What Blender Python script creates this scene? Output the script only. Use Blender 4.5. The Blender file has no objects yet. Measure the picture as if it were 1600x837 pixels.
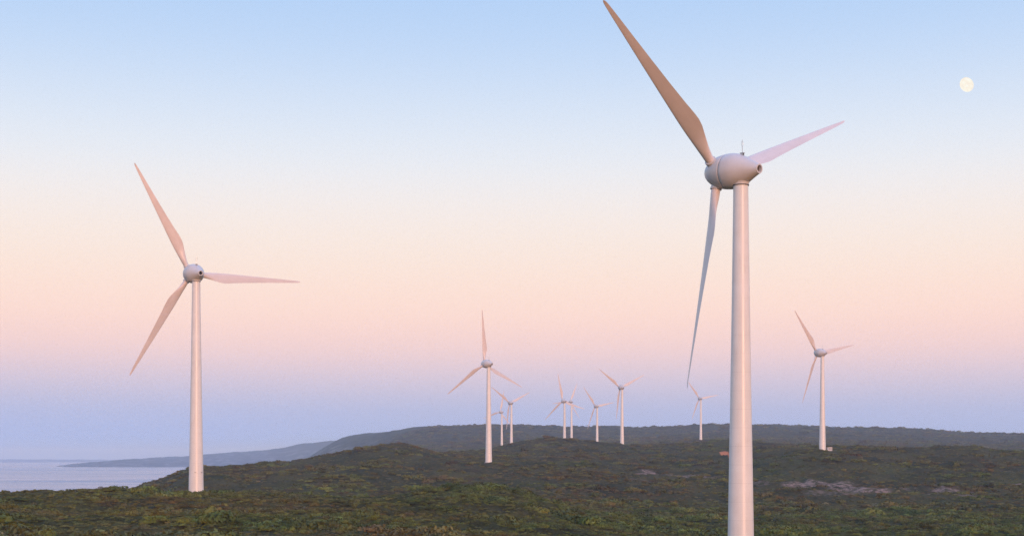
import bpy, math
import numpy as np
from mathutils import Matrix, Vector

R = math.radians
SC = bpy.context.scene
COL = SC.collection
rng = np.random.default_rng(11)

# ------------------------------------------------------------------ camera
F_PX, CX, EYE_ROW, CAM_Z = 2222.0, 800.0, 709.0, 80.0    # photo is 1600 px wide
cam_d = bpy.data.cameras.new('camera')
cam = bpy.data.objects.new('camera', cam_d)
COL.objects.link(cam)
cam.location = (0, 0, CAM_Z)
cam.rotation_euler = (R(90), 0, 0)
cam_d.sensor_width = 36
cam_d.lens = 36 * F_PX / 1600
cam_d.shift_y = (EYE_ROW - 418.5) / 1600
cam_d.clip_start = 0.5
cam_d.clip_end = 200000
SC.camera = cam

SC.view_settings.view_transform = 'Standard'
SC.view_settings.look = 'None'
SC.view_settings.exposure = 0.0
SC.view_settings.gamma = 1.0
SC.view_settings.use_curve_mapping = False
SC.cycles.use_denoising = True
SC.cycles.denoiser = 'OPENIMAGEDENOISE'
SC.cycles.denoising_input_passes = 'RGB_ALBEDO_NORMAL'
SC.cycles.denoising_prefilter = 'NONE'
SC.cycles.max_bounces = 14
SC.cycles.diffuse_bounces = 3
SC.cycles.glossy_bounces = 2
SC.cycles.volume_bounces = 12
SC.cycles.transparent_max_bounces = 6

# ------------------------------------------------------------------ sky and low sun
SUN_AZ = R(160)       # clockwise from +Y (the view direction): behind the camera, to the right
SUN_EL = R(5.0)
sun_dir = Vector((math.sin(SUN_AZ) * math.cos(SUN_EL), math.cos(SUN_AZ) * math.cos(SUN_EL), math.sin(SUN_EL)))

def s2l(c):
    return [((v / 255) / 12.92 if v / 255 <= 0.04045 else ((v / 255 + 0.055) / 1.055) ** 2.4) for v in c] + [1.0]

W = bpy.data.worlds.new('World')
SC.world = W
W.use_nodes = True
nt = W.node_tree
nt.nodes.clear()
N, L = nt.nodes.new, nt.links.new
out = N('ShaderNodeOutputWorld')
bg = N('ShaderNodeBackground'); bg.inputs['Strength'].default_value = 4.0      # the ramps below hold a quarter of the radiance
tc = N('ShaderNodeTexCoord')
sep = N('ShaderNodeSeparateXYZ'); L(tc.outputs['Generated'], sep.inputs[0])
mr = N('ShaderNodeMapRange'); mr.inputs[1].default_value = 0.0; mr.inputs[2].default_value = 1.0
L(sep.outputs['Z'], mr.inputs[0])
def ramp(stops):
    r = N('ShaderNodeValToRGB'); L(mr.outputs[0], r.inputs[0])
    r.color_ramp.interpolation = 'B_SPLINE'
    e = r.color_ramp.elements
    while len(e) < len(stops): e.new(0.5)
    for i, (p, c) in enumerate(stops):
        c = s2l(c)[:3] if max(c) > 4 else c
        e[i].position = p; e[i].color = [v / 4 for v in c] + [1]
    return r
def rowz(y):          # sine of the elevation seen on that photo row
    return math.sin(math.atan((EYE_ROW - y) / F_PX))
anti = ramp([(0.0, (168, 190, 248)), (rowz(640), (185, 193, 230)), (rowz(590), (222, 207, 224)), (rowz(545), (250, 216, 215)),
             (rowz(490), (262, 227, 214)), (rowz(410), (257, 237, 224)), (rowz(330), (252, 242, 238)), (rowz(250), (238, 243, 251)),
             (rowz(150), (214, 230, 252)), (rowz(60), (195, 220, 253)), (rowz(-40), (178, 210, 250)), (0.5, (186, 220, 274)), (1.0, (172, 212, 284))])  # overhead stops, out of view, set brighter than real dusk to light the haze
glow = ramp([(0.0, (1.35, 0.60, 0.36)), (0.05, (1.5, 0.74, 0.46)), (0.12, (1.4, 0.90, 0.70)), (0.22, (1.15, 1.0, 0.95)), (0.4, (0.92, 1.04, 1.35)),
             (0.7, (0.66, 0.90, 1.5)), (1.0, (0.56, 0.80, 1.45))])  # upper stops, never in frame, lifted in blue to brighten haze and ground
dot = N('ShaderNodeVectorMath'); dot.operation = 'DOT_PRODUCT'
L(tc.outputs['Generated'], dot.inputs[0]); dot.inputs[1].default_value = (math.sin(SUN_AZ), math.cos(SUN_AZ), 0)
mf = N('ShaderNodeMapRange'); mf.interpolation_type = 'SMOOTHSTEP'
mf.inputs[1].default_value = 0.0; mf.inputs[2].default_value = 0.95
L(dot.outputs['Value'], mf.inputs[0])
mix = N('ShaderNodeMix'); mix.data_type = 'RGBA'
L(mf.outputs[0], mix.inputs[0]); L(anti.outputs[0], mix.inputs[6]); L(glow.outputs[0], mix.inputs[7])
nish = N('ShaderNodeTexSky'); nish.sky_type = 'NISHITA'; nish.sun_disc = False
nish.sun_elevation = SUN_EL; nish.sun_rotation = SUN_AZ; nish.dust_density = 2.0
scl = N('ShaderNodeVectorMath'); scl.operation = 'SCALE'; scl.inputs['Scale'].default_value = 0.0125
L(nish.outputs[0], scl.inputs[0])
mx2 = N('ShaderNodeMix'); mx2.data_type = 'RGBA'; mx2.inputs[0].default_value = 0.04
L(mix.outputs[2], mx2.inputs[6]); L(scl.outputs[0], mx2.inputs[7])
L(mx2.outputs[2], bg.inputs['Color']); L(bg.outputs[0], out.inputs[0])

sd = bpy.data.lights.new('sun', 'SUN')
sun = bpy.data.objects.new('sun', sd); COL.objects.link(sun)
sd.energy = 2.5; sd.angle = R(12); sd.color = (1.0, 0.50, 0.30)
sun.rotation_euler = sun_dir.to_track_quat('Z', 'Y').to_euler()

# ------------------------------------------------------------------ helpers
def mesh_obj(name, V, Fc, mat=None, parent=None, smooth=True, sharp=None):
    me = bpy.data.meshes.new(name)
    V = np.asarray(V, dtype=np.float32)
    if isinstance(Fc, np.ndarray):
        n, k = Fc.shape
        me.vertices.add(len(V)); me.vertices.foreach_set('co', V.ravel())
        me.loops.add(n * k); me.loops.foreach_set('vertex_index', Fc.astype(np.int32).ravel())
        me.polygons.add(n)
        me.polygons.foreach_set('loop_start', np.arange(0, n * k, k, dtype=np.int32))
        me.update(calc_edges=True)
    else:
        me.from_pydata([tuple(map(float, v)) for v in V], [], [tuple(map(int, f)) for f in Fc])
        me.update()
    if smooth: me.polygons.foreach_set('use_smooth', [True] * len(me.polygons))
    if sharp: me.set_sharp_from_angle(angle=R(sharp))
    if mat: me.materials.append(mat)
    o = bpy.data.objects.new(name, me)
    COL.objects.link(o)
    if parent: o.parent = parent
    return o

def tag(o, label=None, cat=None, group=None, kind=None):
    if label: o['label'] = label
    if cat: o['category'] = cat
    if group: o['group'] = group
    if kind: o['kind'] = kind
    return o

class MB:
    def __init__(s): s.V = []; s.F = []
    def add(s, V, Fc):
        b = len(s.V); s.V += [tuple(v) for v in V]; s.F += [tuple(b + i for i in f) for f in Fc]
    def rings(s, rings, cap0=True, cap1=True):      # list of equal-length loops of points
        n = len(rings[0]); V = [p for r in rings for p in r]; Fc = []
        for i in range(len(rings) - 1):
            for j in range(n):
                k = (j + 1) % n
                Fc.append((i * n + j, i * n + k, (i + 1) * n + k, (i + 1) * n + j))
        if cap0: Fc.append(tuple(range(n))[::-1])
        if cap1: Fc.append(tuple((len(rings) - 1) * n + j for j in range(n)))
        s.add(V, Fc)
    def revolve(s, prof, n=48, M=None, cap0=True, cap1=True):   # prof: (z, r) about local z
        rs = []
        for z, r in prof:
            rg = [Vector((r * math.cos(2 * math.pi * j / n), r * math.sin(2 * math.pi * j / n), z)) for j in range(n)]
            rs.append([(M @ v if M else v) for v in rg])
        s.rings(rs, cap0, cap1)
    def box(s, c, d, M=None):
        x, y, z = [v / 2 for v in d]
        V = [Vector((c[0] + a * x, c[1] + b * y, c[2] + e * z)) for e in (-1, 1) for a, b in ((-1, -1), (1, -1), (1, 1), (-1, 1))]
        if M: V = [M @ v for v in V]
        s.add(V, [(3, 2, 1, 0), (4, 5, 6, 7), (0, 1, 5, 4), (1, 2, 6, 5), (2, 3, 7, 6), (3, 0, 4, 7)])
    def tube(s, pts, r, n=6, closed=False):
        pts = [Vector(p) for p in pts]; rs = []
        for i, p in enumerate(pts):
            a = pts[i - 1] if (i or closed) else p
            b = pts[(i + 1) % len(pts)] if (i < len(pts) - 1 or closed) else p
            t = (b - a).normalized()
            u = t.cross(Vector((0.31, 0.95, 0.02))).normalized(); w = t.cross(u)
            rs.append([p + r * (math.cos(q) * u + math.sin(q) * w) for q in [2 * math.pi * j / n for j in range(n)]])
        if closed: rs.append(rs[0])
        s.rings(rs, not closed, not closed)
    def build(s, name, mat, parent=None, smooth=True, sharp=40):
        return mesh_obj(name, s.V, s.F, mat, parent, smooth, sharp)

# numpy value-gradient noise
_perm = rng.permutation(4096)
_grad = rng.uniform(0, 2 * math.pi, 4096)
def pnoise(x, y):
    xi = np.floor(x).astype(np.int64); yi = np.floor(y).astype(np.int64)
    xf = x - xi; yf = y - yi
    def g(ix, iy, dx, dy):
        a = _grad[_perm[(ix + _perm[iy & 4095]) & 4095]]
        return np.cos(a) * dx + np.sin(a) * dy
    u = xf ** 3 * (xf * (xf * 6 - 15) + 10); v = yf ** 3 * (yf * (yf * 6 - 15) + 10)
    a = g(xi, yi, xf, yf); b = g(xi + 1, yi, xf - 1, yf)
    c = g(xi, yi + 1, xf, yf - 1); d = g(xi + 1, yi + 1, xf - 1, yf - 1)
    return (a + u * (b - a) + v * (c + u * (d - c) - (a + u * (b - a)))) * 1.5
def fbm(x, y, lam, octv=4, seed=0.0, gain=0.5):
    t = 0; a = 1.0; k = 1.0 / lam
    for i in range(octv):
        t = t + a * pnoise(x * k + seed * 17.3 + i * 31.7, y * k - seed * 9.1 + i * 11.3)
        a *= gain; k *= 2.03
    return t
def billow(x, y, lam, seed=0.0):
    return 1.0 - 2.2 * np.abs(pnoise(x / lam + seed, y / lam - seed))

# ------------------------------------------------------------------ terrain height field (world metres)
RE = 6371000.0
SEA = lambda r: -r * r / (2 * RE)
# rings: (distance, 'y' photo rows or 'z' metres above eye, [(x_px, value)...])
RINGS = [
 (3,   'z', [(0, -1.8), (1600, -1.8)]),
 (60,  'z', [(0, -6.5), (1600, -7.0)]),
 (140, 'z', [(0, -12), (700, -12), (1140, -15.5), (1600, -15)]),
 (224, 'z', [(-200, -14.2), (0, -14.2), (500, -14.2), (800, -15.5), (1000, -18), (1160, -19.8), (1600, -19.0)]),
 (310, 'y', [(0, 806), (300, 806), (600, 803), (760, 802), (850, 812), (950, 830), (1140, 843), (1600, 838)]),
 (413, 'y', [(-300, 772), (0, 769), (180, 769), (300, 772), (420, 770), (560, 776), (640, 771), (700, 764), (760, 764), (800, 770), (830, 781), (880, 797), (980, 812), (1050, 820), (1140, 824), (1400, 826), (1600, 826)]),
 (520, 'y', [(-200, 830), (0, 822), (300, 806), (420, 798), (560, 790), (700, 790), (800, 790), (900, 797), (1000, 803), (1140, 806), (1600, 806)]),
 (680, 'y', [(-200, 900), (0, 880), (150, 850), (250, 805), (300, 788), (420, 776), (560, 768), (700, 767), (800, 766), (900, 770), (1000, 776), (1140, 780), (1300, 778), (1600, 782)]),
 (800, 'y', [(-200, 930), (0, 905), (100, 890), (180, 820), (240, 782), (300, 760), (420, 750), (560, 741), (700, 743), (760, 745), (850, 744), (1000, 752), (1140, 754), (1285, 744), (1400, 750), (1600, 757)]),
 (930, 'y', [(-200, 920), (0, 895), (100, 870), (180, 792), (240, 762), (297, 741), (360, 738), (420, 735), (500, 726), (560, 719), (618, 713), (700, 721), (763, 722), (850, 724), (1000, 733), (1140, 734), (1220, 714), (1285, 705), (1340, 709), (1430, 720), (1600, 728)]),
 (1120, 'y', [(-200, 890), (0, 868), (100, 840), (180, 771), (210, 762), (240, 752), (270, 740), (297, 728), (330, 727), (360, 727), (420, 723), (460, 718), (500, 712), (560, 701), (590, 696), (618, 691), (645, 696), (680, 707), (720, 712), (763, 712), (850, 707), (1000, 716), (1140, 712), (1200, 701), (1285, 699), (1350, 696), (1430, 698), (1520, 697), (1560, 705), (1600, 706), (1800, 705)]),
 (1350, 'y', [(-200, 860), (0, 845), (180, 830), (300, 775), (420, 745), (500, 730), (560, 718), (618, 706), (680, 708), (740, 705), (800, 702), (850, 693), (900, 694), (1000, 702), (1100, 699), (1200, 696), (1300, 702), (1430, 706), (1600, 710)]),
 (1500, 'y', [(-200, 850), (0, 835), (180, 832), (300, 815), (420, 765), (500, 748), (560, 732), (620, 718), (680, 712), (720, 707), (760, 702), (800, 692), (830, 685), (850, 682), (870, 683), (890, 687), (915, 689), (940, 691), (1000, 695), (1060, 693), (1140, 689), (1170, 689), (1240, 695), (1300, 705), (1400, 712), (1600, 714)]),
 (1850, 'y', [(-200, 830), (0, 818), (420, 812), (500, 790), (560, 760), (620, 735), (700, 718), (784, 710), (850, 704), (900, 702), (1000, 702), (1060, 698), (1140, 698), (1240, 702), (1300, 708), (1600, 712)]),
 (2200, 'y', [(-200, 810), (0, 800), (480, 795), (560, 752), (620, 727), (700, 714), (784, 707), (860, 700), (893, 694), (1000, 695), (1060, 690), (1095, 687), (1140, 689), (1240, 694), (1300, 698), (1600, 706)]),
 (2800, 'y', [(-200, 790), (0, 780), (400, 778), (500, 745), (560, 720), (620, 703), (700, 697), (800, 692), (900, 688), (1000, 688), (1100, 686), (1200, 686), (1300, 688), (1500, 694), (1600, 697)]),
 (3300, 'y', [(-200, 770), (0, 770), (440, 768), (500, 730), (560, 714), (600, 701), (640, 690), (700, 682), (760, 679), (800, 678), (900, 681), (1000, 682), (1100, 676), (1200, 677), (1300, 680), (1500, 685), (1600, 689)]),
 (3900, 'y', [(-200, 765), (0, 763), (440, 760), (500, 735), (540, 722), (580, 704), (610, 690), (640, 677), (665, 668), (690, 667), (740, 665), (800, 665), (860, 667), (900, 669), (960, 668), (1000, 670), (1060, 666), (1100, 664), (1140, 663), (1200, 665), (1260, 668), (1300, 670), (1350, 669), (1400, 669), (1440, 670), (1500, 676), (1560, 678), (1600, 679), (1800, 684)]),
 (6400, 'y', [(-200, 746), (0, 745), (400, 744), (440, 736), (480, 716), (503, 702), (515, 692), (530, 686), (545, 681), (560, 678), (585, 678), (600, 677), (620, 675), (640, 674), (680, 674), (800, 676), (1200, 676), (1600, 686)]),
 (8200, 'y', [(-200, 738), (0, 738), (440, 736), (520, 705), (600, 692), (1600, 690)]),
 (9800, 'y', [(-200, 733), (0, 733), (300, 732), (440, 731), (520, 700), (1600, 692)]),
 (10700, 'y', [(-200, 731), (80, 731), (97, 727.5), (115, 724.5), (140, 722.5), (170, 719.5), (200, 718), (235, 714.5), (297, 714), (315, 710.5), (350, 707), (400, 704), (440, 700), (456, 698), (463, 694.5), (472, 692), (490, 691.5), (500, 692), (520, 690), (560, 686), (1600, 690)]),
 (12500, 'y', [(-200, 730), (100, 730), (240, 716), (320, 711), (500, 696), (1600, 692)]),
 (16000, 'y', [(-200, 726), (200, 726), (500, 705), (1600, 700)]),
 (21500, 'y', [(-800, 722), (-300, 722), (100, 722), (300, 722), (1600, 705)]),
 (24500, 'y', [(-800, 717.0), (-100, 716.5), (60, 717.0), (140, 717.5), (300, 716), (500, 712), (1600, 705)]),
 (30000, 'y', [(-800, 726), (300, 726), (1600, 715)]),
]
_rd = np.log(np.array([r[0] for r in RINGS], float))

def _ring_vals(xp, cosa):
    out = []
    for d, k, pts in RINGS:
        xs = np.array([p[0] for p in pts], float); ys = np.array([p[1] for p in pts], float)
        v = np.interp(xp, xs, ys)
        out.append((EYE_ROW - v) / F_PX * d * cosa if k == 'y' else v)
    return np.array(out)

def smooth_cols(a):           # soften the kinks of the piecewise-linear profiles
    k = np.array([1, 4, 8, 10, 8, 4, 1], float); k /= k.sum()
    p = np.pad(a, ((0, 0), (3, 3)), mode='edge')
    return sum(k[i] * p[:, i:i + a.shape[1]] for i in range(7))

# tabulated on a regular photo-column axis, then interpolated with PCHIP slopes in log distance
_XT = np.arange(-2200, 3800, 8.0)
_ct = np.cos(np.arctan((_XT - CX) / F_PX))
_ZT = smooth_cols(_ring_vals(_XT, _ct))
_h = np.diff(_rd)[:, None]; _dl = np.diff(_ZT, axis=0) / _h
_M = np.zeros_like(_ZT)
same = _dl[:-1] * _dl[1:] > 0
w1 = 2 * _h[1:] + _h[:-1]; w2 = _h[1:] + 2 * _h[:-1]
with np.errstate(divide='ignore', invalid='ignore'):
    hm = (w1 + w2) / (w1 / _dl[:-1] + w2 / _dl[1:])
_M[1:-1] = np.where(same, hm, 0)

def base_h(x, y):
    r = np.maximum(np.hypot(x, y), 3.0)
    az = np.arctan2(x, y)
    xp = np.clip(CX + F_PX * np.tan(np.clip(az, -0.9, 0.9)), _XT[0], _XT[-1] - 9)
    lr = np.clip(np.log(r), _rd[0], _rd[-1] - 1e-6)
    i = np.clip(np.searchsorted(_rd, lr, side='right') - 1, 0, len(_rd) - 2)
    c = (xp - _XT[0]) / 8.0; j = c.astype(int); f = c - j
    def tab(T, ii): return T[ii, j] * (1 - f) + T[ii, j + 1] * f
    h = _rd[i + 1] - _rd[i]; t = (lr - _rd[i]) / h
    z = ((2 * t ** 3 - 3 * t ** 2 + 1) * tab(_ZT, i) + (t ** 3 - 2 * t ** 2 + t) * h * tab(_M, i)
         + (-2 * t ** 3 + 3 * t ** 2) * tab(_ZT, i + 1) + (t ** 3 - t ** 2) * h * tab(_M, i + 1))
    return z + CAM_Z, r

def sstep(a, b, x):
    t = np.clip((x - a) / (b - a), 0, 1); return t * t * (3 - 2 * t)

def raw_h(x, y):
    x = np.asarray(x, float); y = np.asarray(y, float)
    z, r = base_h(x, y)
    n = 0.55 * fbm(x, y, 16, 3, 1) * sstep(20, 120, r) * (1 - sstep(600, 1500, r))
    n = n + 1.15 * billow(x + 4 * fbm(x, y, 20, 2, 9), y * 1.3, 11.0, 2.2) * sstep(100, 200, r) * (1 - sstep(600, 1400, r))
    n = n + 1.5 * fbm(x * 0.6, y, 42, 4, 3) * sstep(420, 700, r) * (1 - sstep(2600, 5200, r))
    n = n + 1.4 * fbm(x * 0.7, y, 50, 2, 40) * sstep(150, 230, r) * (1 - sstep(500, 700, r))
    n = n + 4.0 * billow(x * 0.7 + 40 * fbm(x, y, 400, 2, 41), y, 260, 3.3) * sstep(2300, 3300, r)
    wx, wy = x * 0.30 + 14 * fbm(x, y, 130, 2, 21), y + 10 * fbm(x, y, 80, 2, 22)
    n = n + 2.0 * billow(wx, wy, 48, 7.7) * sstep(450, 700, r) * (1 - sstep(2200, 3000, r))
    n = n + 1.4 * fbm(x * 0.5, y, 95, 3, 8) * sstep(450, 800, r)
    n = n + 4.5 * fbm(x, y, 320, 5, 4, 0.55) * sstep(2300, 3300, r)
    n = n + (3.0 * billow(x + 20 * fbm(x, y, 90, 2, 3), y, 46, 5.5) + 2.0 * fbm(x, y, 16, 2, 6)) * sstep(2300, 3200, r) * (1 - sstep(5200, 6500, r) * 0.6)
    n = n + 1.0 * billow(x + 6 * fbm(x, y, 40, 2, 3), y * 0.8, 24, 6.5) * sstep(450, 700, r) * (1 - sstep(2300, 3000, r))
    n = n + 9.0 * (fbm(x, y, 700, 5, 5, 0.6)) * sstep(4300, 5200, r) * (1 - sstep(12500, 15000, r) * 0.8)
    n = n - 0.8 * sstep(150, 250, r) - 1.5 * sstep(450, 700, r) - 1.6 * sstep(2400, 3200, r)
    z = z + n
    return np.maximum(z, SEA(r) - 12)

TURB = [
 (1157.5, 270, 9.92, 41.3, 68, 'tallest and nearest wind turbine, on the right, one long blade hanging down beside its tower'),
 (306.5, 428, 5.38, 33, 90, 'wind turbine standing alone on the left beside the sea, one blade pointing right'),
 (763.5, 568, 2.42, 38, 114, 'wind turbine left of centre with its foot on the open slope, top blade straight up'),
 (1285, 551, 2.39, 35, 79, 'wind turbine right of the nearest tower with a small white kiosk at its foot'),
 (972, 605, 1.405, 28, 65, 'wind turbine on the dark crest with two raised blades in a V, right of centre'),
 (933, 634, 1.09, 34, 80, 'small wind turbine just left of the one with raised V blades on the dark crest'),
 (882, 626, 1.25, 30, 106, 'front wind turbine of the overlapping pair behind the dark knoll, taller than its neighbour'),
 (893, 627, 0.93, 32, 143, 'fainter rear wind turbine of the overlapping pair behind the dark knoll'),
 (799, 629, 1.20, 33, 65, 'larger of two small wind turbines just right of the open slope turbine'),
 (784, 643, 0.98, 39, 11, 'smallest and lowest wind turbine, close right of the tower on the open slope'),
 (1095, 622, 1.013, 24, 80, 'small wind turbine alone before the blue ridge, below the nearest turbine\'s hanging blade tip'),
]
HUB_Z, OVERHANG = 64.0, 4.6
def foot(tx, hy, ppm, yaw):                  # tower foot in world metres from the hub seen in the photo
    D = F_PX / ppm
    yh = D + OVERHANG * math.cos(R(yaw))
    return (tx - CX) / F_PX * D, D, CAM_Z + (EYE_ROW - hy) / F_PX * yh - HUB_Z
PADS = [foot(*a[:4]) for a in TURB]

def ground_h(x, y):
    x = np.asarray(x, float); y = np.asarray(y, float)
    z = raw_h(x, y)
    for px, py, pz in PADS:
        w = 1 - sstep(7, 30, np.hypot(x - px, y - py))
        if not np.any(w > 0): continue
        d = pz - 0.2 - z
        z = z + w * np.where(np.abs(d) < 4.5, d, 0)
    return z

def hit(px, py, r0=150, r1=9000):          # where a sight line first meets the ground
    rs = np.exp(np.linspace(math.log(r0), math.log(r1), 1500))
    az = math.atan((px - CX) / F_PX)
    X = rs * math.sin(az); Y = rs * math.cos(az)
    zl = CAM_Z + Y * (EYE_ROW - py) / F_PX
    k = np.argmax(ground_h(X, Y) > zl)
    return float(X[k]), float(Y[k])

# ------------------------------------------------------------------ materials
def new_mat(name, color=(0.5, 0.5, 0.5), rough=0.6, spec=0.5, metal=0.0):
    m = bpy.data.materials.new(name); m.use_nodes = True
    b = m.node_tree.nodes['Principled BSDF']
    b.inputs['Base Color'].default_value = (*color, 1); b.inputs['Roughness'].default_value = rough
    b.inputs['Specular IOR Level'].default_value = spec; b.inputs['Metallic'].default_value = metal
    return m, b

def nd(m, t, **kw):
    n = m.node_tree.nodes.new(t)
    for k, v in kw.items():
        if k in n.inputs: n.inputs[k].default_value = v
        else: setattr(n, k, v)
    return n
def lk(m, a, b): m.node_tree.links.new(a, b)
def mixc(m, fac, a, b):
    n = nd(m, 'ShaderNodeMix', data_type='RGBA')
    for s, v in ((0, fac), (6, a), (7, b)):
        if hasattr(v, 'is_output'): lk(m, v, n.inputs[s])
        else: n.inputs[s].default_value = v if s == 0 else (*v, 1)
    return n.outputs[2]
def cramp(m, src, stops):
    r = nd(m, 'ShaderNodeValToRGB'); lk(m, src, r.inputs[0]); e = r.color_ramp.elements
    while len(e) < len(stops): e.new(0.5)
    for i, (p, c) in enumerate(stops):
        e[i].position = p; e[i].color = (*c, 1) if not isinstance(c, (int, float)) else (c, c, c, 1)
    return r.outputs[0]
def noise(m, vec, scale, detail=4, rough=0.55):
    n = nd(m, 'ShaderNodeTexNoise', Scale=scale, Detail=detail, Roughness=rough)
    if vec is not None: lk(m, vec, n.inputs['Vector'])
    return n.outputs[0]

# turbine paint
def paint(name, col, seams=False):
    m, b = new_mat(name, col, 0.38, 0.5)
    tcn = nd(m, 'ShaderNodeTexCoord'); o = tcn.outputs['Object']
    mp = nd(m, 'ShaderNodeMapping'); lk(m, o, mp.inputs[0]); mp.inputs['Scale'].default_value = (1.6, 1.6, 0.10)
    streak = cramp(m, noise(m, mp.outputs[0], 1.2, 6), [(0.30, 0.0), (0.75, 1.0)])
    blot = cramp(m, noise(m, o, 0.35, 4), [(0.35, 0.0), (0.7, 1.0)])
    c = mixc(m, streak, tuple(v * f for v, f in zip(col, (0.90, 0.88, 0.86))), col)
    c2 = mixc(m, blot, c, tuple(min(v * 1.03, 0.9) for v in col))
    if seams:
        sp = nd(m, 'ShaderNodeSeparateXYZ'); lk(m, o, sp.inputs[0])
        mod = nd(m, 'ShaderNodeMath', operation='PINGPONG'); lk(m, sp.outputs[2], mod.inputs[0]); mod.inputs[1].default_value = 1.45
        line = cramp(m, mod.outputs[0], [(0.0, 1.0), (0.035, 0.0)])
        low = nd(m, 'ShaderNodeMapRange'); lk(m, sp.outputs[2], low.inputs[0])
        for i, v in ((1, 26.0), (2, 46.0), (3, 1.0), (4, 0.25)): low.inputs[i].default_value = v
        ml = nd(m, 'ShaderNodeMath', operation='MULTIPLY'); lk(m, line, ml.inputs[0]); lk(m, low.outputs[0], ml.inputs[1])
        ml2 = nd(m, 'ShaderNodeMath', operation='MULTIPLY'); lk(m, ml.outputs[0], ml2.inputs[0]); ml2.inputs[1].default_value = 0.5
        c2 = mixc(m, ml2.outputs[0], c2, tuple(v * 0.55 for v in col))
    lk(m, c2, b.inputs['Base Color'])
    rr = nd(m, 'ShaderNodeMapRange'); lk(m, blot, rr.inputs[0]); rr.inputs[3].default_value = 0.30; rr.inputs[4].default_value = 0.42
    lk(m, rr.outputs[0], b.inputs['Roughness'])
    return m
M_TOWER = paint('tower_paint', (0.75, 0.72, 0.67), True)
M_NAC = paint('nacelle_paint', (0.60, 0.57, 0.55))
M_BLADE = paint('blade_paint', (0.69, 0.61, 0.57))
M_DARK, _ = new_mat('dark_seal', (0.05, 0.045, 0.045), 0.7)
M_STEEL, _ = new_mat('galvanised_steel', (0.45, 0.45, 0.44), 0.4, metal=0.8)
M_CONC, _ = new_mat('stained_concrete', (0.26, 0.21, 0.17), 0.9)

# ground
M_GROUND, gb = new_mat('heath_ground', (0.05, 0.05, 0.03), 1.0, 0.05)
def heath_color(m, geo_pos, extra=None):
    """olive, green, brown and grey-green patches in world space"""
    mp = nd(m, 'ShaderNodeMapping'); lk(m, geo_pos, mp.inputs[0]); mp.inputs['Scale'].default_value = (0.6, 1.0, 0.3)
    big = noise(m, mp.outputs[0], 0.020, 4, 0.6)
    mid = noise(m, mp.outputs[0], 0.11, 5, 0.65)
    c1 = cramp(m, mid, [(0.30, (0.030, 0.038, 0.015)), (0.44, (0.054, 0.062, 0.022)), (0.53, (0.082, 0.082, 0.029)), (0.60, (0.060, 0.057, 0.027)), (0.72, (0.092, 0.095, 0.058))])
    c2 = cramp(m, mid, [(0.30, (0.038, 0.028, 0.015)), (0.45, (0.080, 0.058, 0.028)), (0.56, (0.062, 0.057, 0.024)), (0.72, (0.110, 0.083, 0.044))])
    ln = nd(m, 'ShaderNodeVectorMath', operation='LENGTH'); lk(m, geo_pos, ln.inputs[0])
    zn = nd(m, 'ShaderNodeMapRange'); lk(m, ln.outputs['Value'], zn.inputs[0])
    for i, v in ((1, 430.0), (2, 720.0), (3, -0.07), (4, 0.08)): zn.inputs[i].default_value = v
    ad = nd(m, 'ShaderNodeMath', operation='ADD'); lk(m, big, ad.inputs[0]); lk(m, zn.outputs[0], ad.inputs[1])
    f = cramp(m, ad.outputs[0], [(0.46, 0.0), (0.60, 1.0)])
    return mixc(m, f, c1, c2)
g = nd(M_GROUND, 'ShaderNodeNewGeometry')
gc = heath_color(M_GROUND, g.outputs['Position'])
fine = noise(M_GROUND, g.outputs['Position'], 0.7, 4, 0.7)
gc = mixc(M_GROUND, cramp(M_GROUND, fine, [(0.35, 0.45), (0.55, 0.0)]), mixc(M_GROUND, 0.45, gc, (0.135, 0.105, 0.040)), (0.024, 0.026, 0.014))
gc = mixc(M_GROUND, cramp(M_GROUND, noise(M_GROUND, g.outputs['Position'], 0.03, 6, 0.75), [(0.40, 0.6), (0.56, 0.0)]), gc, (0.020, 0.024, 0.014))
at = nd(M_GROUND, 'ShaderNodeAttribute', attribute_name='sand')
at2 = nd(M_GROUND, 'ShaderNodeAttribute', attribute_name='clay')
at3 = nd(M_GROUND, 'ShaderNodeAttribute', attribute_name='cliff')
sf = nd(M_GROUND, 'ShaderNodeMath', operation='MULTIPLY')
lk(M_GROUND, at.outputs['Fac'], sf.inputs[0])
lk(M_GROUND, cramp(M_GROUND, noise(M_GROUND, g.outputs['Position'], 0.33, 5, 0.7), [(0.42, 0.0), (0.60, 1.0)]), sf.inputs[1])
gc = mixc(M_GROUND, sf.outputs[0], gc, (0.36, 0.235, 0.19))
gc = mixc(M_GROUND, at2.outputs['Fac'], gc, (0.60, 0.20, 0.09))
cf = nd(M_GROUND, 'ShaderNodeMath', operation='MULTIPLY'); lk(M_GROUND, at3.outputs['Fac'], cf.inputs[0])
lk(M_GROUND, cramp(M_GROUND, noise(M_GROUND, g.outputs['Position'], 0.012, 5, 0.7), [(0.48, 0.0), (0.62, 1.0)]), cf.inputs[1])
gc = mixc(M_GROUND, cf.outputs[0], gc, (0.26, 0.23, 0.20))
lk(M_GROUND, gc, gb.inputs['Base Color'])
bp = nd(M_GROUND, 'ShaderNodeBump', Strength=0.9, Distance=1.2)
lk(M_GROUND, noise(M_GROUND, g.outputs['Position'], 0.45, 5, 0.7), bp.inputs['Height']); lk(M_GROUND, bp.outputs[0], gb.inputs['Normal'])

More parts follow.
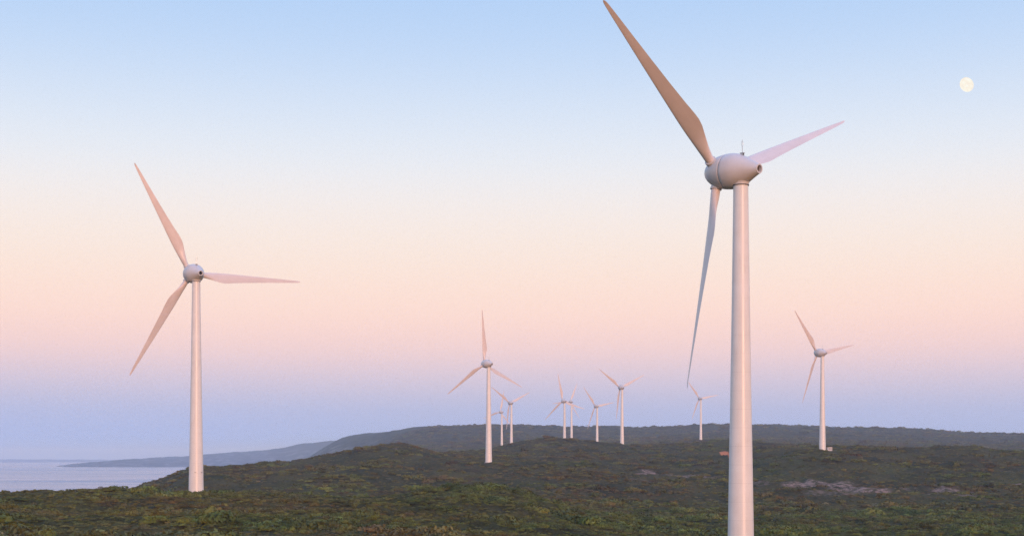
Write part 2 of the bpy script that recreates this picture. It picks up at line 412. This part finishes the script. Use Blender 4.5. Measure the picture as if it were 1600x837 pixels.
# shrub leaves
def leaf_mat(name, tint):
    m, b = new_mat(name, (0.05, 0.06, 0.02), 0.75, 0.25)
    g = nd(m, 'ShaderNodeNewGeometry')
    c = heath_color(m, g.outputs['Position'])
    oi = nd(m, 'ShaderNodeObjectInfo')
    v = cramp(m, oi.outputs['Random'], [(0.0, (0.62, 0.65, 0.60)), (0.40, (1.0, 1.0, 1.0)), (0.8, (1.35, 1.4, 1.15)), (0.93, (1.3, 1.25, 1.15)), (1.0, (1.9, 1.9, 1.7))])
    mm = nd(m, 'ShaderNodeMix', data_type='RGBA', blend_type='MULTIPLY'); mm.inputs[0].default_value = 1
    lk(m, c, mm.inputs[6]); lk(m, v, mm.inputs[7])
    m2 = nd(m, 'ShaderNodeMix', data_type='RGBA', blend_type='MULTIPLY'); m2.inputs[0].default_value = 1
    lk(m, mm.outputs[2], m2.inputs[6]); m2.inputs[7].default_value = (*tint, 1)
    lk(m, m2.outputs[2], b.inputs['Base Color'])
    return m
M_LEAF = [leaf_mat('heath_leaf_green', (1.45, 1.65, 1.05)), leaf_mat('heath_leaf_olive', (1.65, 1.65, 1.0)), leaf_mat('heath_leaf_grey', (1.8, 1.75, 1.75)), leaf_mat('heath_leaf_brown', (1.55, 1.3, 1.0))]

# ------------------------------------------------------------------ ground sheet (polar grid, full circle)
a0 = R(25.5)
cols = np.concatenate([np.linspace(-math.pi, -a0, 110)[:-1], np.linspace(-a0, a0, 1250), np.linspace(a0, math.pi, 110)[1:]])
rows = np.concatenate([[3.0], np.exp(np.linspace(math.log(6), math.log(150), 40))[:-1], np.exp(np.linspace(math.log(150), math.log(6000), 720))[:-1], np.exp(np.linspace(math.log(6000), math.log(30000), 110))])
A, RR = np.meshgrid(cols, rows)
X = RR * np.sin(A); Y = RR * np.cos(A)
Z = ground_h(X, Y)
nr, nc = X.shape
V = np.stack([X, Y, Z], -1).reshape(-1, 3)
idx = np.arange(nr * nc).reshape(nr, nc)
Fq = np.stack([idx[:-1, :-1], idx[1:, :-1], idx[1:, 1:], idx[:-1, 1:]], -1).reshape(-1, 4)[:, ::-1]
V = np.vstack([V, [[0, 0, float(Z[0].mean())]]])
ground = mesh_obj('ground', V, Fq, M_GROUND)
tag(ground, kind='structure')

# bare sand, clay and cliff masks, placed where the sight lines meet the ground
SAND = []
for px, py, wx, wy, s in [(1015, 739, 26, 7, .8), (1040, 741, 24, 7, .7), (1070, 744, 40, 7, .5), (1110, 746, 26, 6, .45), (1190, 752, 26, 5, .4),
                          (1240, 755, 30, 8, .8), (1275, 757, 34, 12, 1.0), (1315, 761, 34, 14, .95), (1350, 766, 30, 12, .9), (1380, 768, 18, 8, .7),
                          (1300, 770, 60, 18, .35), (1450, 771, 34, 14, .45), (1490, 768, 40, 14, .6), (1520, 773, 30, 12, .45), (1415, 764, 20, 6, .4), (1590, 757, 10, 5, .6),
                          (225, 765, 9, 14, .9), (602, 694, 3, 8, .9), (615, 700, 3, 5, .6), (1000, 748, 20, 8, .3)]:
    x, y = hit(px, py); D = y
    SAND.append((x, y, wx * D / F_PX * 0.8, max(wy * D / F_PX * 3.2, 5.0), min(1, s * 1.25)))
CLAY = []
for px, py, wx in [(1128, 709, 2.5), (1132, 709.5, 3.0), (1136, 710, 3.5), (1141, 710.5, 4), (1146, 711, 5)]:
    x, y = hit(px, py); CLAY.append((x, y, wx * 1.25 * y / F_PX, 4 + 3.2 * wx, 1.0))
def mask(x, y, L):
    m = np.zeros_like(x)
    for cx, cy, a, b, s in L:
        d = ((x - cx) / a) ** 2 + ((y - cy) / b) ** 2
        m = np.maximum(m, s * (1 - sstep(0.35, 1.3, d)))
    return m
def edge_noise(x, y): return 0.35 * fbm(x, y, 9, 3, 6)
def bare(x, y): return mask(x + 3 * fbm(x, y, 10, 2, 6), y + 5 * fbm(x, y, 12, 2, 7), SAND)
fx, fy, fz = V[:, 0], V[:, 1], V[:, 2]
rr_ = np.hypot(fx, fy)
for nm, arr in (('sand', bare(fx, fy)), ('clay', mask(fx, fy, CLAY)),
                ('cliff', sstep(3600, 4600, rr_) * (1 - sstep(70, 150, fz)) * 0.8 * (fx < -200))):
    at_ = ground.data.attributes.new(nm, 'FLOAT', 'POINT')
    at_.data.foreach_set('value', arr.astype(np.float32))

# ------------------------------------------------------------------ sea (curved like the Earth, so its horizon dips)
M_SEA, sb = new_mat('sea_water', (0.04, 0.13, 0.26), 0.22, 0.5)
sb.inputs['IOR'].default_value = 1.33
g = nd(M_SEA, 'ShaderNodeNewGeometry')
mp = nd(M_SEA, 'ShaderNodeMapping'); lk(M_SEA, g.outputs['Position'], mp.inputs[0]); mp.inputs['Scale'].default_value = (0.5, 1.0, 1.0)
bn = nd(M_SEA, 'ShaderNodeBump', Strength=0.28, Distance=2.0)
lk(M_SEA, noise(M_SEA, mp.outputs[0], 0.05, 6, 0.6), bn.inputs['Height']); lk(M_SEA, bn.outputs[0], sb.inputs['Normal'])
wr = nd(M_SEA, 'ShaderNodeMapRange'); wr.inputs[1].default_value = 0.35; wr.inputs[2].default_value = 0.65; wr.inputs[3].default_value = 0.12; wr.inputs[4].default_value = 0.30
mp2 = nd(M_SEA, 'ShaderNodeMapping'); lk(M_SEA, g.outputs['Position'], mp2.inputs[0]); mp2.inputs['Scale'].default_value = (0.35, 1.0, 1.0)
lk(M_SEA, noise(M_SEA, mp2.outputs[0], 0.0016, 4, 0.6), wr.inputs[0]); lk(M_SEA, wr.outputs[0], sb.inputs['Roughness'])
sa = np.linspace(-math.pi, math.pi, 361); sr = np.concatenate([[10.0, 400, 1200], np.linspace(2000, 36000, 70)])
A, RR = np.meshgrid(sa, sr)
SV = np.stack([RR * np.sin(A), RR * np.cos(A), SEA(RR)], -1).reshape(-1, 3)
ix = np.arange(len(SV)).reshape(A.shape)
sea = mesh_obj('sea', SV, np.stack([ix[:-1, :-1], ix[1:, :-1], ix[1:, 1:], ix[:-1, 1:]], -1).reshape(-1, 4)[:, ::-1], M_SEA)
tag(sea, kind='structure')

# ------------------------------------------------------------------ haze
M_HAZE = bpy.data.materials.new('haze'); M_HAZE.use_nodes = True
M_HAZE.node_tree.nodes.clear()
ho = M_HAZE.node_tree.nodes.new('ShaderNodeOutputMaterial'); pv = M_HAZE.node_tree.nodes.new('ShaderNodeVolumePrincipled')
pv.inputs['Color'].default_value = (0.62, 0.77, 1.0, 1); pv.inputs['Absorption Color'].default_value = (0.72, 0.88, 1, 1); pv.inputs['Density'].default_value = 0.80e-4; pv.inputs['Anisotropy'].default_value = 0.0
M_HAZE.node_tree.links.new(pv.outputs[0], ho.inputs['Volume'])
hz = MB(); hz.box((0, 0, (215 - 125) / 2), (75000, 75000, 215 + 125))
haze = hz.build('haze', M_HAZE, smooth=False, sharp=None)
tag(haze, kind='stuff')

# ------------------------------------------------------------------ moon
MD = 90000.0
mrad = 11.4 / F_PX * MD
m_moon = bpy.data.materials.new('moonlit_surface'); m_moon.use_nodes = True
mt = m_moon.node_tree; mt.nodes.clear()
mo = mt.nodes.new('ShaderNodeOutputMaterial'); em = mt.nodes.new('ShaderNodeEmission'); mt.links.new(em.outputs[0], mo.inputs[0])
tcm = mt.nodes.new('ShaderNodeTexCoord')
cc = cramp(m_moon, noise(m_moon, tcm.outputs['Object'], 1.3 / mrad, 4, 0.6), [(0.36, (0.96, 0.87, 0.76)), (0.50, (1.0, 0.94, 0.80)), (0.60, (1.0, 0.98, 0.90))])
mt.links.new(cc, em.inputs['Color']); em.inputs['Strength'].default_value = 1.0
mb = MB(); n = 24
mb.revolve([(-mrad * math.cos(math.pi * i / n), max(mrad * math.sin(math.pi * i / n), 1e-3)) for i in range(n + 1)], 48)
moon = mb.build('moon', m_moon, sharp=None)
moon.location = ((1510.5 - CX) / F_PX * MD, MD, CAM_Z + (EYE_ROW - 132.5) / F_PX * MD)
moon.rotation_euler = (0, R(-35), 0); moon.scale = (0.85, 1, 1.03)
tag(moon, 'pale cream gibbous moon high in the blue sky at the right', 'moon')

# ------------------------------------------------------------------ wind turbine
TILT, RB = R(4.0), 34.9
TOP_Z = HUB_Z - 2.72
# rotor centre in turbine space: front is +Y, tail is -Y
ROT_M = Matrix.Translation((0, OVERHANG, HUB_Z)) @ Matrix.Rotation(TILT, 4, 'X')
AX = ROT_M @ Matrix.Rotation(R(90), 4, 'X')          # local z of AX points to the tail

def blade_mesh():
    st = []
    for i in range(46):
        t = i / 45; r = 2.55 + (RB - 2.55) * (t ** 1.15)
        st.append(r)
    keys_r = [2.5, 3.4, 5.0, 7.2, 9.0, 10.3, 11.6, 14, 18, 23, 28, 32, 33.8, 34.5, 34.9]
    le = [-.72, -.73, -.78, -.86, -.90, -.90, -.88, -.82, -.72, -.58, -.43, -.31, -.24, -.19, -.08]
    te = [.72, .76, 1.05, 1.62, 2.08, 2.22, 2.12, 1.84, 1.48, 1.10, .76, .50, .36, .27, .12]
    th = [1.0, .98, .76, .46, .33, .29, .27, .24, .21, .19, .17, .15, .14, .13, .12]
    tw = [18, 17.5, 16.5, 16, 15, 14.5, 13.5, 12.5, 11.5, 10, 9, 8, 8, 8, 8]
    st = sorted(set([round(s, 3) for s in st] + keys_r[1:-1])); st = [s for s in st if s <= RB]
    rings = []; n = 28
    for r in st:
        a, b = np.interp(r, keys_r, le), np.interp(r, keys_r, te)
        k = np.interp(r, keys_r, th); w = R(float(np.interp(r, keys_r, tw)) + 4)
        c = b - a; mid = (a + b) / 2; rf = float(sstep(3.0, 8.5, r))
        hook = -0.14 * max(0, (r - 34.0) / 0.9) ** 1.5
        bend = 0.0
        ring = []
        for j in range(n):
            q = 2 * math.pi * j / n
            xe, ye = mid + c / 2 * math.cos(q), c / 2 * k * math.sin(q)
            u = (1 + math.cos(q)) / 2                         # 1 = trailing edge
            xx = 1 - u; s = 1 - xx                            # s from leading(0) to trailing(1)
            prof = 5 * (0.2969 * math.sqrt(max(s, 0)) - .126 * s - .3516 * s * s + .2843 * s ** 3 - .1036 * s ** 4)
            ya = (k * c * prof) * (1 if math.sin(q) >= 0 else -1) * (0.60 if math.sin(q) >= 0 else 0.40) * 2 * 0.5 * 2 * 0.5
            xa = a + c * s
            x = xe * (1 - rf) + xa * rf; y = ye * (1 - rf) + ya * rf
            ring.append(Vector((x * math.cos(w) + y * math.sin(w), -x * math.sin(w) + y * math.cos(w) + bend + hook, r)))
        rings.append(ring)
    mb = MB(); mb.rings(rings); return mb

def make_turbine():
    root = bpy.data.objects.new('wind_turbine', None); COL.objects.link(root)
    # tower with slightly flared foot
    prof = []
    for i in range(60):
        t = i / 59; z = -3 + t * (TOP_Z + 3); u = max(z, 0) / TOP_Z
        prof.append((z, 2.16 * (1 - u) + 1.17 * u - 0.05 * math.sin(math.pi * u)))
    tb = MB(); tb.revolve(prof, 64)
    tower = tb.build('tower', M_TOWER, root, sharp=50)
    cl = MB(); cl.revolve([(TOP_Z - 0.02, 1.19), (TOP_Z - 0.02, 1.29), (TOP_Z + 0.10, 1.31), (TOP_Z + 0.10, 1.20)], 48)
    cl.build('top_flange', M_DARK, tower)
    for sx in (-1, 1):
        vb = MB()
        ang = R(-90 + sx * 27)
        Mv = Matrix.Translation((2.03 * math.cos(ang), 2.03 * math.sin(ang), 6.1)) @ Matrix.Rotation(ang, 4, 'Z')
        vb.box((0.06, 0, 0), (0.16, 0.62, 0.16), Mv); vb.box((0.10, 0, -0.16), (0.10, 0.40, 0.08), Mv)
        vb.build('vent_hood', M_STEEL, tower, smooth=False, sharp=None)
    fd = MB(); fd.revolve([(-1.2, 3.0), (0.18, 2.9), (0.26, 2.75), (0.27, 2.15)], 40)
    fd.build('foundation', M_CONC, root)
    # nacelle: teardrop body, tail ring, neck
    nb = MB()
    nb.revolve([(2.20, 2.60), (2.20, 2.72), (2.26, 2.79), (2.7, 2.81), (3.3, 2.79), (3.9, 2.71), (4.6, 2.50), (5.3, 2.20), (6.0, 1.85), (6.6, 1.53), (7.1, 1.28),
                (7.5, 1.09), (7.85, 0.92), (8.1, 0.82), (8.3, 0.76), (8.36, 0.74), (8.36, 0.54), (8.1, 0.52), (7.7, 0.50)], 64, AX, True, False)
    nb.revolve([(TOP_Z + 0.10, 1.26), (TOP_Z + 0.35, 1.29), (TOP_Z + 0.6, 1.40), (TOP_Z + 0.82, 1.56), (TOP_Z + 1.02, 1.76), (TOP_Z + 1.12, 1.72), (TOP_Z + 1.3, 1.4)], 48, None)
    nac = nb.build('nacelle', M_NAC, root, sharp=55)
    sg = MB(); sg.revolve([(2.08, 2.55), (2.08, 2.69), (2.22, 2.69), (2.22, 2.55)], 64, AX)
    sg.build('rotor_gap_seal', M_DARK, nac)
    tv = MB(); tv.revolve([(7.74, 0.01), (7.74, 0.495)], 40, AX); 
    for k in range(4):
        tv.box((0, 0, 7.80), (0.98 if k < 2 else 0.05, 0.05 if k < 2 else 0.98, 0.03), AX @ Matrix.Translation((0, -0.17 + 0.34 * k, 0) if k < 2 else (-0.17 + 0.34 * (k - 2), 0, 0)))
    tv.build('tail_vent', M_DARK, nac, smooth=False, sharp=None)
    # weather mast
    y0 = OVERHANG - 4.9
    wm = MB()
    zt = HUB_Z - math.sin(TILT) * 4.9 + 2.42
    wm.box((0, y0, zt + .30), (.50, .60, .10)); wm.box((-.2, y0, zt + .1), (.10, .4, .34)); wm.box((.2, y0, zt + .1), (.10, .4, .34))
    wm.tube([(0, y0, zt + .3), (0, y0, zt + 1.35)], .045)
    wm.tube([(0.33 * math.sin(q), y0 + .1 * math.sin(q), zt + 1.75 + .46 * math.cos(q)) for q in [2 * math.pi * i / 20 for i in range(20)]], .022, 5, True)
    wm.tube([(0, y0, zt + 1.3), (0, y0, zt + 2.45)], .02)
    wm.build('weather_mast', M_STEEL, nac, smooth=False, sharp=None)
    # rotor hub
    hb = MB()
    hb.revolve([(-2.35, .02), (-2.30, .42), (-2.15, .85), (-1.85, 1.27), (-1.45, 1.62), (-.95, 1.95), (-.4, 2.23), (.2, 2.45), (.8, 2.61), (1.4, 2.71), (1.9, 2.77), (2.06, 2.77), (2.12, 2.70), (2.12, 2.5)], 64, AX)
    hub = hb.build('rotor_hub', M_NAC, root, sharp=55)
    bm = blade_mesh()
    first = None
    for k in range(3):
        if first is None:
            first = b = bm.build('blade', M_BLADE, root, sharp=60)
            c = MB(); c.revolve([(1.7, .84), (2.45, .84), (2.47, .93), (2.72, .93), (2.74, .80), (2.75, .6)], 40)
            c.build('blade_collar', M_NAC, b)
        else:
            b = first.copy(); COL.objects.link(b); b.parent = root
            c = first.children[0].copy(); COL.objects.link(c); c.parent = b
        b['k'] = k
    return root

def copy_tree(o, parent=None):
    c = o.copy(); COL.objects.link(c)
    if parent: c.parent = parent
    for ch in list(o.children): copy_tree(ch, c)
    return c

G = 'wind turbines on the coastal heath'
# tower x px, hub row, px per metre, yaw (deg), rotor phase (deg), label
proto = make_turbine()
turbs = []
for i, (tx, hy, ppm, yaw, ph, lab) in enumerate(TURB):
    t = proto if i == 0 else copy_tree(proto)
    turbs.append(t)
    t.location = foot(tx, hy, ppm, yaw); t.rotation_euler = (0, 0, R(yaw))
    tag(t, lab, 'wind turbine', G)
    for b in t.children:
        if b.name.split('.')[0] == 'blade':
            b.matrix_local = ROT_M @ Matrix.Rotation(R(ph + 120 * b['k']), 4, 'Y') @ Matrix.Rotation(R(-43 if i == 0 else 0), 4, 'Z')   # the nearest rotor is feathered
for o in bpy.data.objects:
    if 'k' in o: del o['k']
bpy.context.view_layer.update()
for t, a in zip(turbs, TURB):
    gh = float(ground_h(t.location.x, t.location.y))
    print('TURB', a[0], 'base', round(t.location.z - CAM_Z, 1), 'ground', round(gh - CAM_Z, 1), 'D', round(t.location.y))

# white kiosk beside the fourth turbine
kt = turbs[3].location
M_KIOSK, _ = new_mat('kiosk_paint', (0.70, 0.68, 0.66), 0.5)
M_KROOF, _ = new_mat('kiosk_roof', (0.35, 0.34, 0.33), 0.6)
kiosk = bpy.data.objects.new('transformer_kiosk', None); COL.objects.link(kiosk)
kiosk.location = (kt.x + 4.3, kt.y - 1.5, max(kt.z, float(ground_h(kt.x + 4.3, kt.y - 1.5)) - 0.2)); kiosk.rotation_euler = (0, 0, R(12))
k = MB(); k.box((0, 0, .55), (2.8, 2.2, 3.1)); k.build('cabinet', M_KIOSK, kiosk, False, None)
k = MB(); k.box((0, 0, 2.19), (3.1, 2.5, .16)); k.build('roof', M_KROOF, kiosk, False, None)
for sx in (-1, 1):
    k = MB(); k.box((sx * .62, -1.13, 1.05), (1.1, .05, 1.8)); k.build('door', M_KROOF, kiosk, False, None)
tag(kiosk, 'small white transformer kiosk beside the foot of a wind turbine right of the nearest tower', 'kiosk')

# ------------------------------------------------------------------ heath shrubs (uncountable ground cover)
proto_col = bpy.data.collections.new('heath_shrub_kinds')
def shrub(i, n, leaf, flat, mat):
    r = np.random.default_rng(100 + i)
    # several overlapping lobes, leaves on and inside them
    nl = 6; lc = np.stack([r.uniform(-.55, .55, nl), r.uniform(-.55, .55, nl), r.uniform(.05, .40, nl)], -1); lr_ = r.uniform(.32, .58, nl)
    w = r.integers(0, nl, n)
    d = r.normal(size=(n, 3)); d[:, 2] = np.abs(d[:, 2]) * 1.0 - 0.15; d /= np.linalg.norm(d, axis=1)[:, None]
    p = lc[w] + d * (lr_[w] * r.uniform(.72, 1.05, n))[:, None]; p[:, 2] = np.maximum(p[:, 2] * flat, -.1)
    nrm = d + r.normal(scale=.45, size=(n, 3)); nrm /= np.linalg.norm(nrm, axis=1)[:, None]
    t = np.cross(nrm, r.normal(size=(n, 3))); t /= np.linalg.norm(t, axis=1)[:, None]; b = np.cross(nrm, t)
    s = leaf * r.uniform(.6, 1.3, n)[:, None]
    Vv = np.stack([p - t * s, p + b * s * .55, p + t * s, p - b * s * .55], 1).reshape(-1, 3)
    Ff = np.arange(n * 4).reshape(-1, 4)
    me = bpy.data.meshes.new('heath_shrub'); me.from_pydata(Vv.tolist(), [], Ff.tolist()); me.update(); me.materials.append(mat)
    o = bpy.data.objects.new('heath_shrub', me); proto_col.objects.link(o)
NK = 12
for i in range(NK):
    near = i < 8
    shrub(i, 300 if near else 130, .125 if near else .20, .75 if near else .60, M_LEAF[i % 4])

def scatter(n, r0, r1, half, pw):
    u = rng.random(n)
    r = (r0 ** pw + u * (r1 ** pw - r0 ** pw)) ** (1 / pw)       # pw=2 even, smaller = denser near
    a = rng.uniform(-half, half, n)
    return r * np.sin(a), r * np.cos(a), r
parts = []
for (n, r0, r1, half, pw, kinds, s0) in ((95000, 165, 560, R(23.5), 1.7, (0, 8), 1.0), (12000, 40, 170, R(26), 1.6, (0, 8), 1.0), (150000, 500, 3000, R(23), 1.0, (8, 12), 1.45), (40000, 2700, 4300, R(23), 1.5, (8, 12), 1.5)):
    x, y, r = scatter(n, r0, r1, half, pw)
    thick = fbm(x * 0.5 + 5 * fbm(x, y, 40, 2, 30), y, 22, 3, 12)
    kindn = 0.20 - 0.55 * thick + 0.5 * fbm(x * 0.6, y, 60, 3, 14) + rng.normal(scale=.20, size=n)
    kindn = np.where((r < 450) & (kindn > .28) & (kindn < .5) & (rng.random(n) < .6), .1, kindn)
    bm_ = bare(x, y) + mask(x, y, CLAY)
    keep = (rng.random(n) > np.clip(bm_ * 1.35, 0, .97) * 1.0) & (mask(x, y, CLAY) < .2)
    z = ground_h(x, y)
    for t in turbs: keep &= np.hypot(x - t.location.x, y - t.location.y) > 3.0 + 2.5 * (y < t.location.y)
    keep &= ~((np.abs(x - kiosk.location.x + 1) < 4.2) & (np.abs(y - kiosk.location.y + 6) < 12))
    keep &= z > 1
    sz = s0 * (0.50 + 1.05 * sstep(-.35, .75, thick) ** 1.5) * (rng.uniform(.55, 1.3, n) + 1.1 * (rng.random(n) < .06)) * (1 + (r > 1000) * (r - 1000) / 2200)
    nk = kinds[1] - kinds[0]
    m4 = np.digitize(kindn, (-.05, .28, .50))               # green, olive, grey, brown neighbourhoods
    m4 = np.choose(m4, (0, 1, 3, 2))
    k = kinds[0] + m4 + 4 * (rng.integers(0, max(nk // 4, 1), n))
    hgt = sz * rng.uniform(.55, 1.15, n)
    parts.append(np.stack([x, y, z - .08, sz * rng.uniform(.9, 1.5, n), sz, hgt, rng.uniform(0, 6.28, n), k], -1)[keep])
P = np.vstack(parts)
me = bpy.data.meshes.new('coastal_heath'); me.vertices.add(len(P)); me.vertices.foreach_set('co', P[:, :3].astype(np.float32).ravel())
at_ = me.attributes.new('size', 'FLOAT_VECTOR', 'POINT'); at_.data.foreach_set('vector', P[:, 3:6].astype(np.float32).ravel())
rot = np.zeros((len(P), 3), np.float32); rot[:, 2] = P[:, 6]
at_ = me.attributes.new('turn', 'FLOAT_VECTOR', 'POINT'); at_.data.foreach_set('vector', rot.ravel())
at_ = me.attributes.new('which', 'INT', 'POINT'); at_.data.foreach_set('value', P[:, 7].astype(np.int32))
heath = bpy.data.objects.new('coastal_heath', me); COL.objects.link(heath)
tag(heath, 'low windswept green and brown heath shrubs covering the hills', 'shrubs', kind='stuff')
gn = bpy.data.node_groups.new('heath_scatter', 'GeometryNodeTree')
gn.interface.new_socket('Geometry', in_out='INPUT', socket_type='NodeSocketGeometry')
gn.interface.new_socket('Geometry', in_out='OUTPUT', socket_type='NodeSocketGeometry')
gi = gn.nodes.new('NodeGroupInput'); go = gn.nodes.new('NodeGroupOutput')
iop = gn.nodes.new('GeometryNodeInstanceOnPoints'); ci = gn.nodes.new('GeometryNodeCollectionInfo')
ci.inputs['Collection'].default_value = proto_col; ci.inputs['Separate Children'].default_value = True; ci.inputs['Reset Children'].default_value = True
iop.inputs['Pick Instance'].default_value = True
def named(n, t):
    a = gn.nodes.new('GeometryNodeInputNamedAttribute'); a.data_type = t; a.inputs['Name'].default_value = n
    return a.outputs['Attribute']
gn.links.new(gi.outputs[0], iop.inputs['Points']); gn.links.new(ci.outputs[0], iop.inputs['Instance'])
gn.links.new(named('which', 'INT'), iop.inputs['Instance Index'])
e2r = gn.nodes.new('FunctionNodeEulerToRotation'); gn.links.new(named('turn', 'FLOAT_VECTOR'), e2r.inputs[0])
gn.links.new(e2r.outputs[0], iop.inputs['Rotation']); gn.links.new(named('size', 'FLOAT_VECTOR'), iop.inputs['Scale'])
gn.links.new(iop.outputs[0], go.inputs[0])
md = heath.modifiers.new('scatter', 'NODES'); md.node_group = gn
print('SHRUBS', len(P))
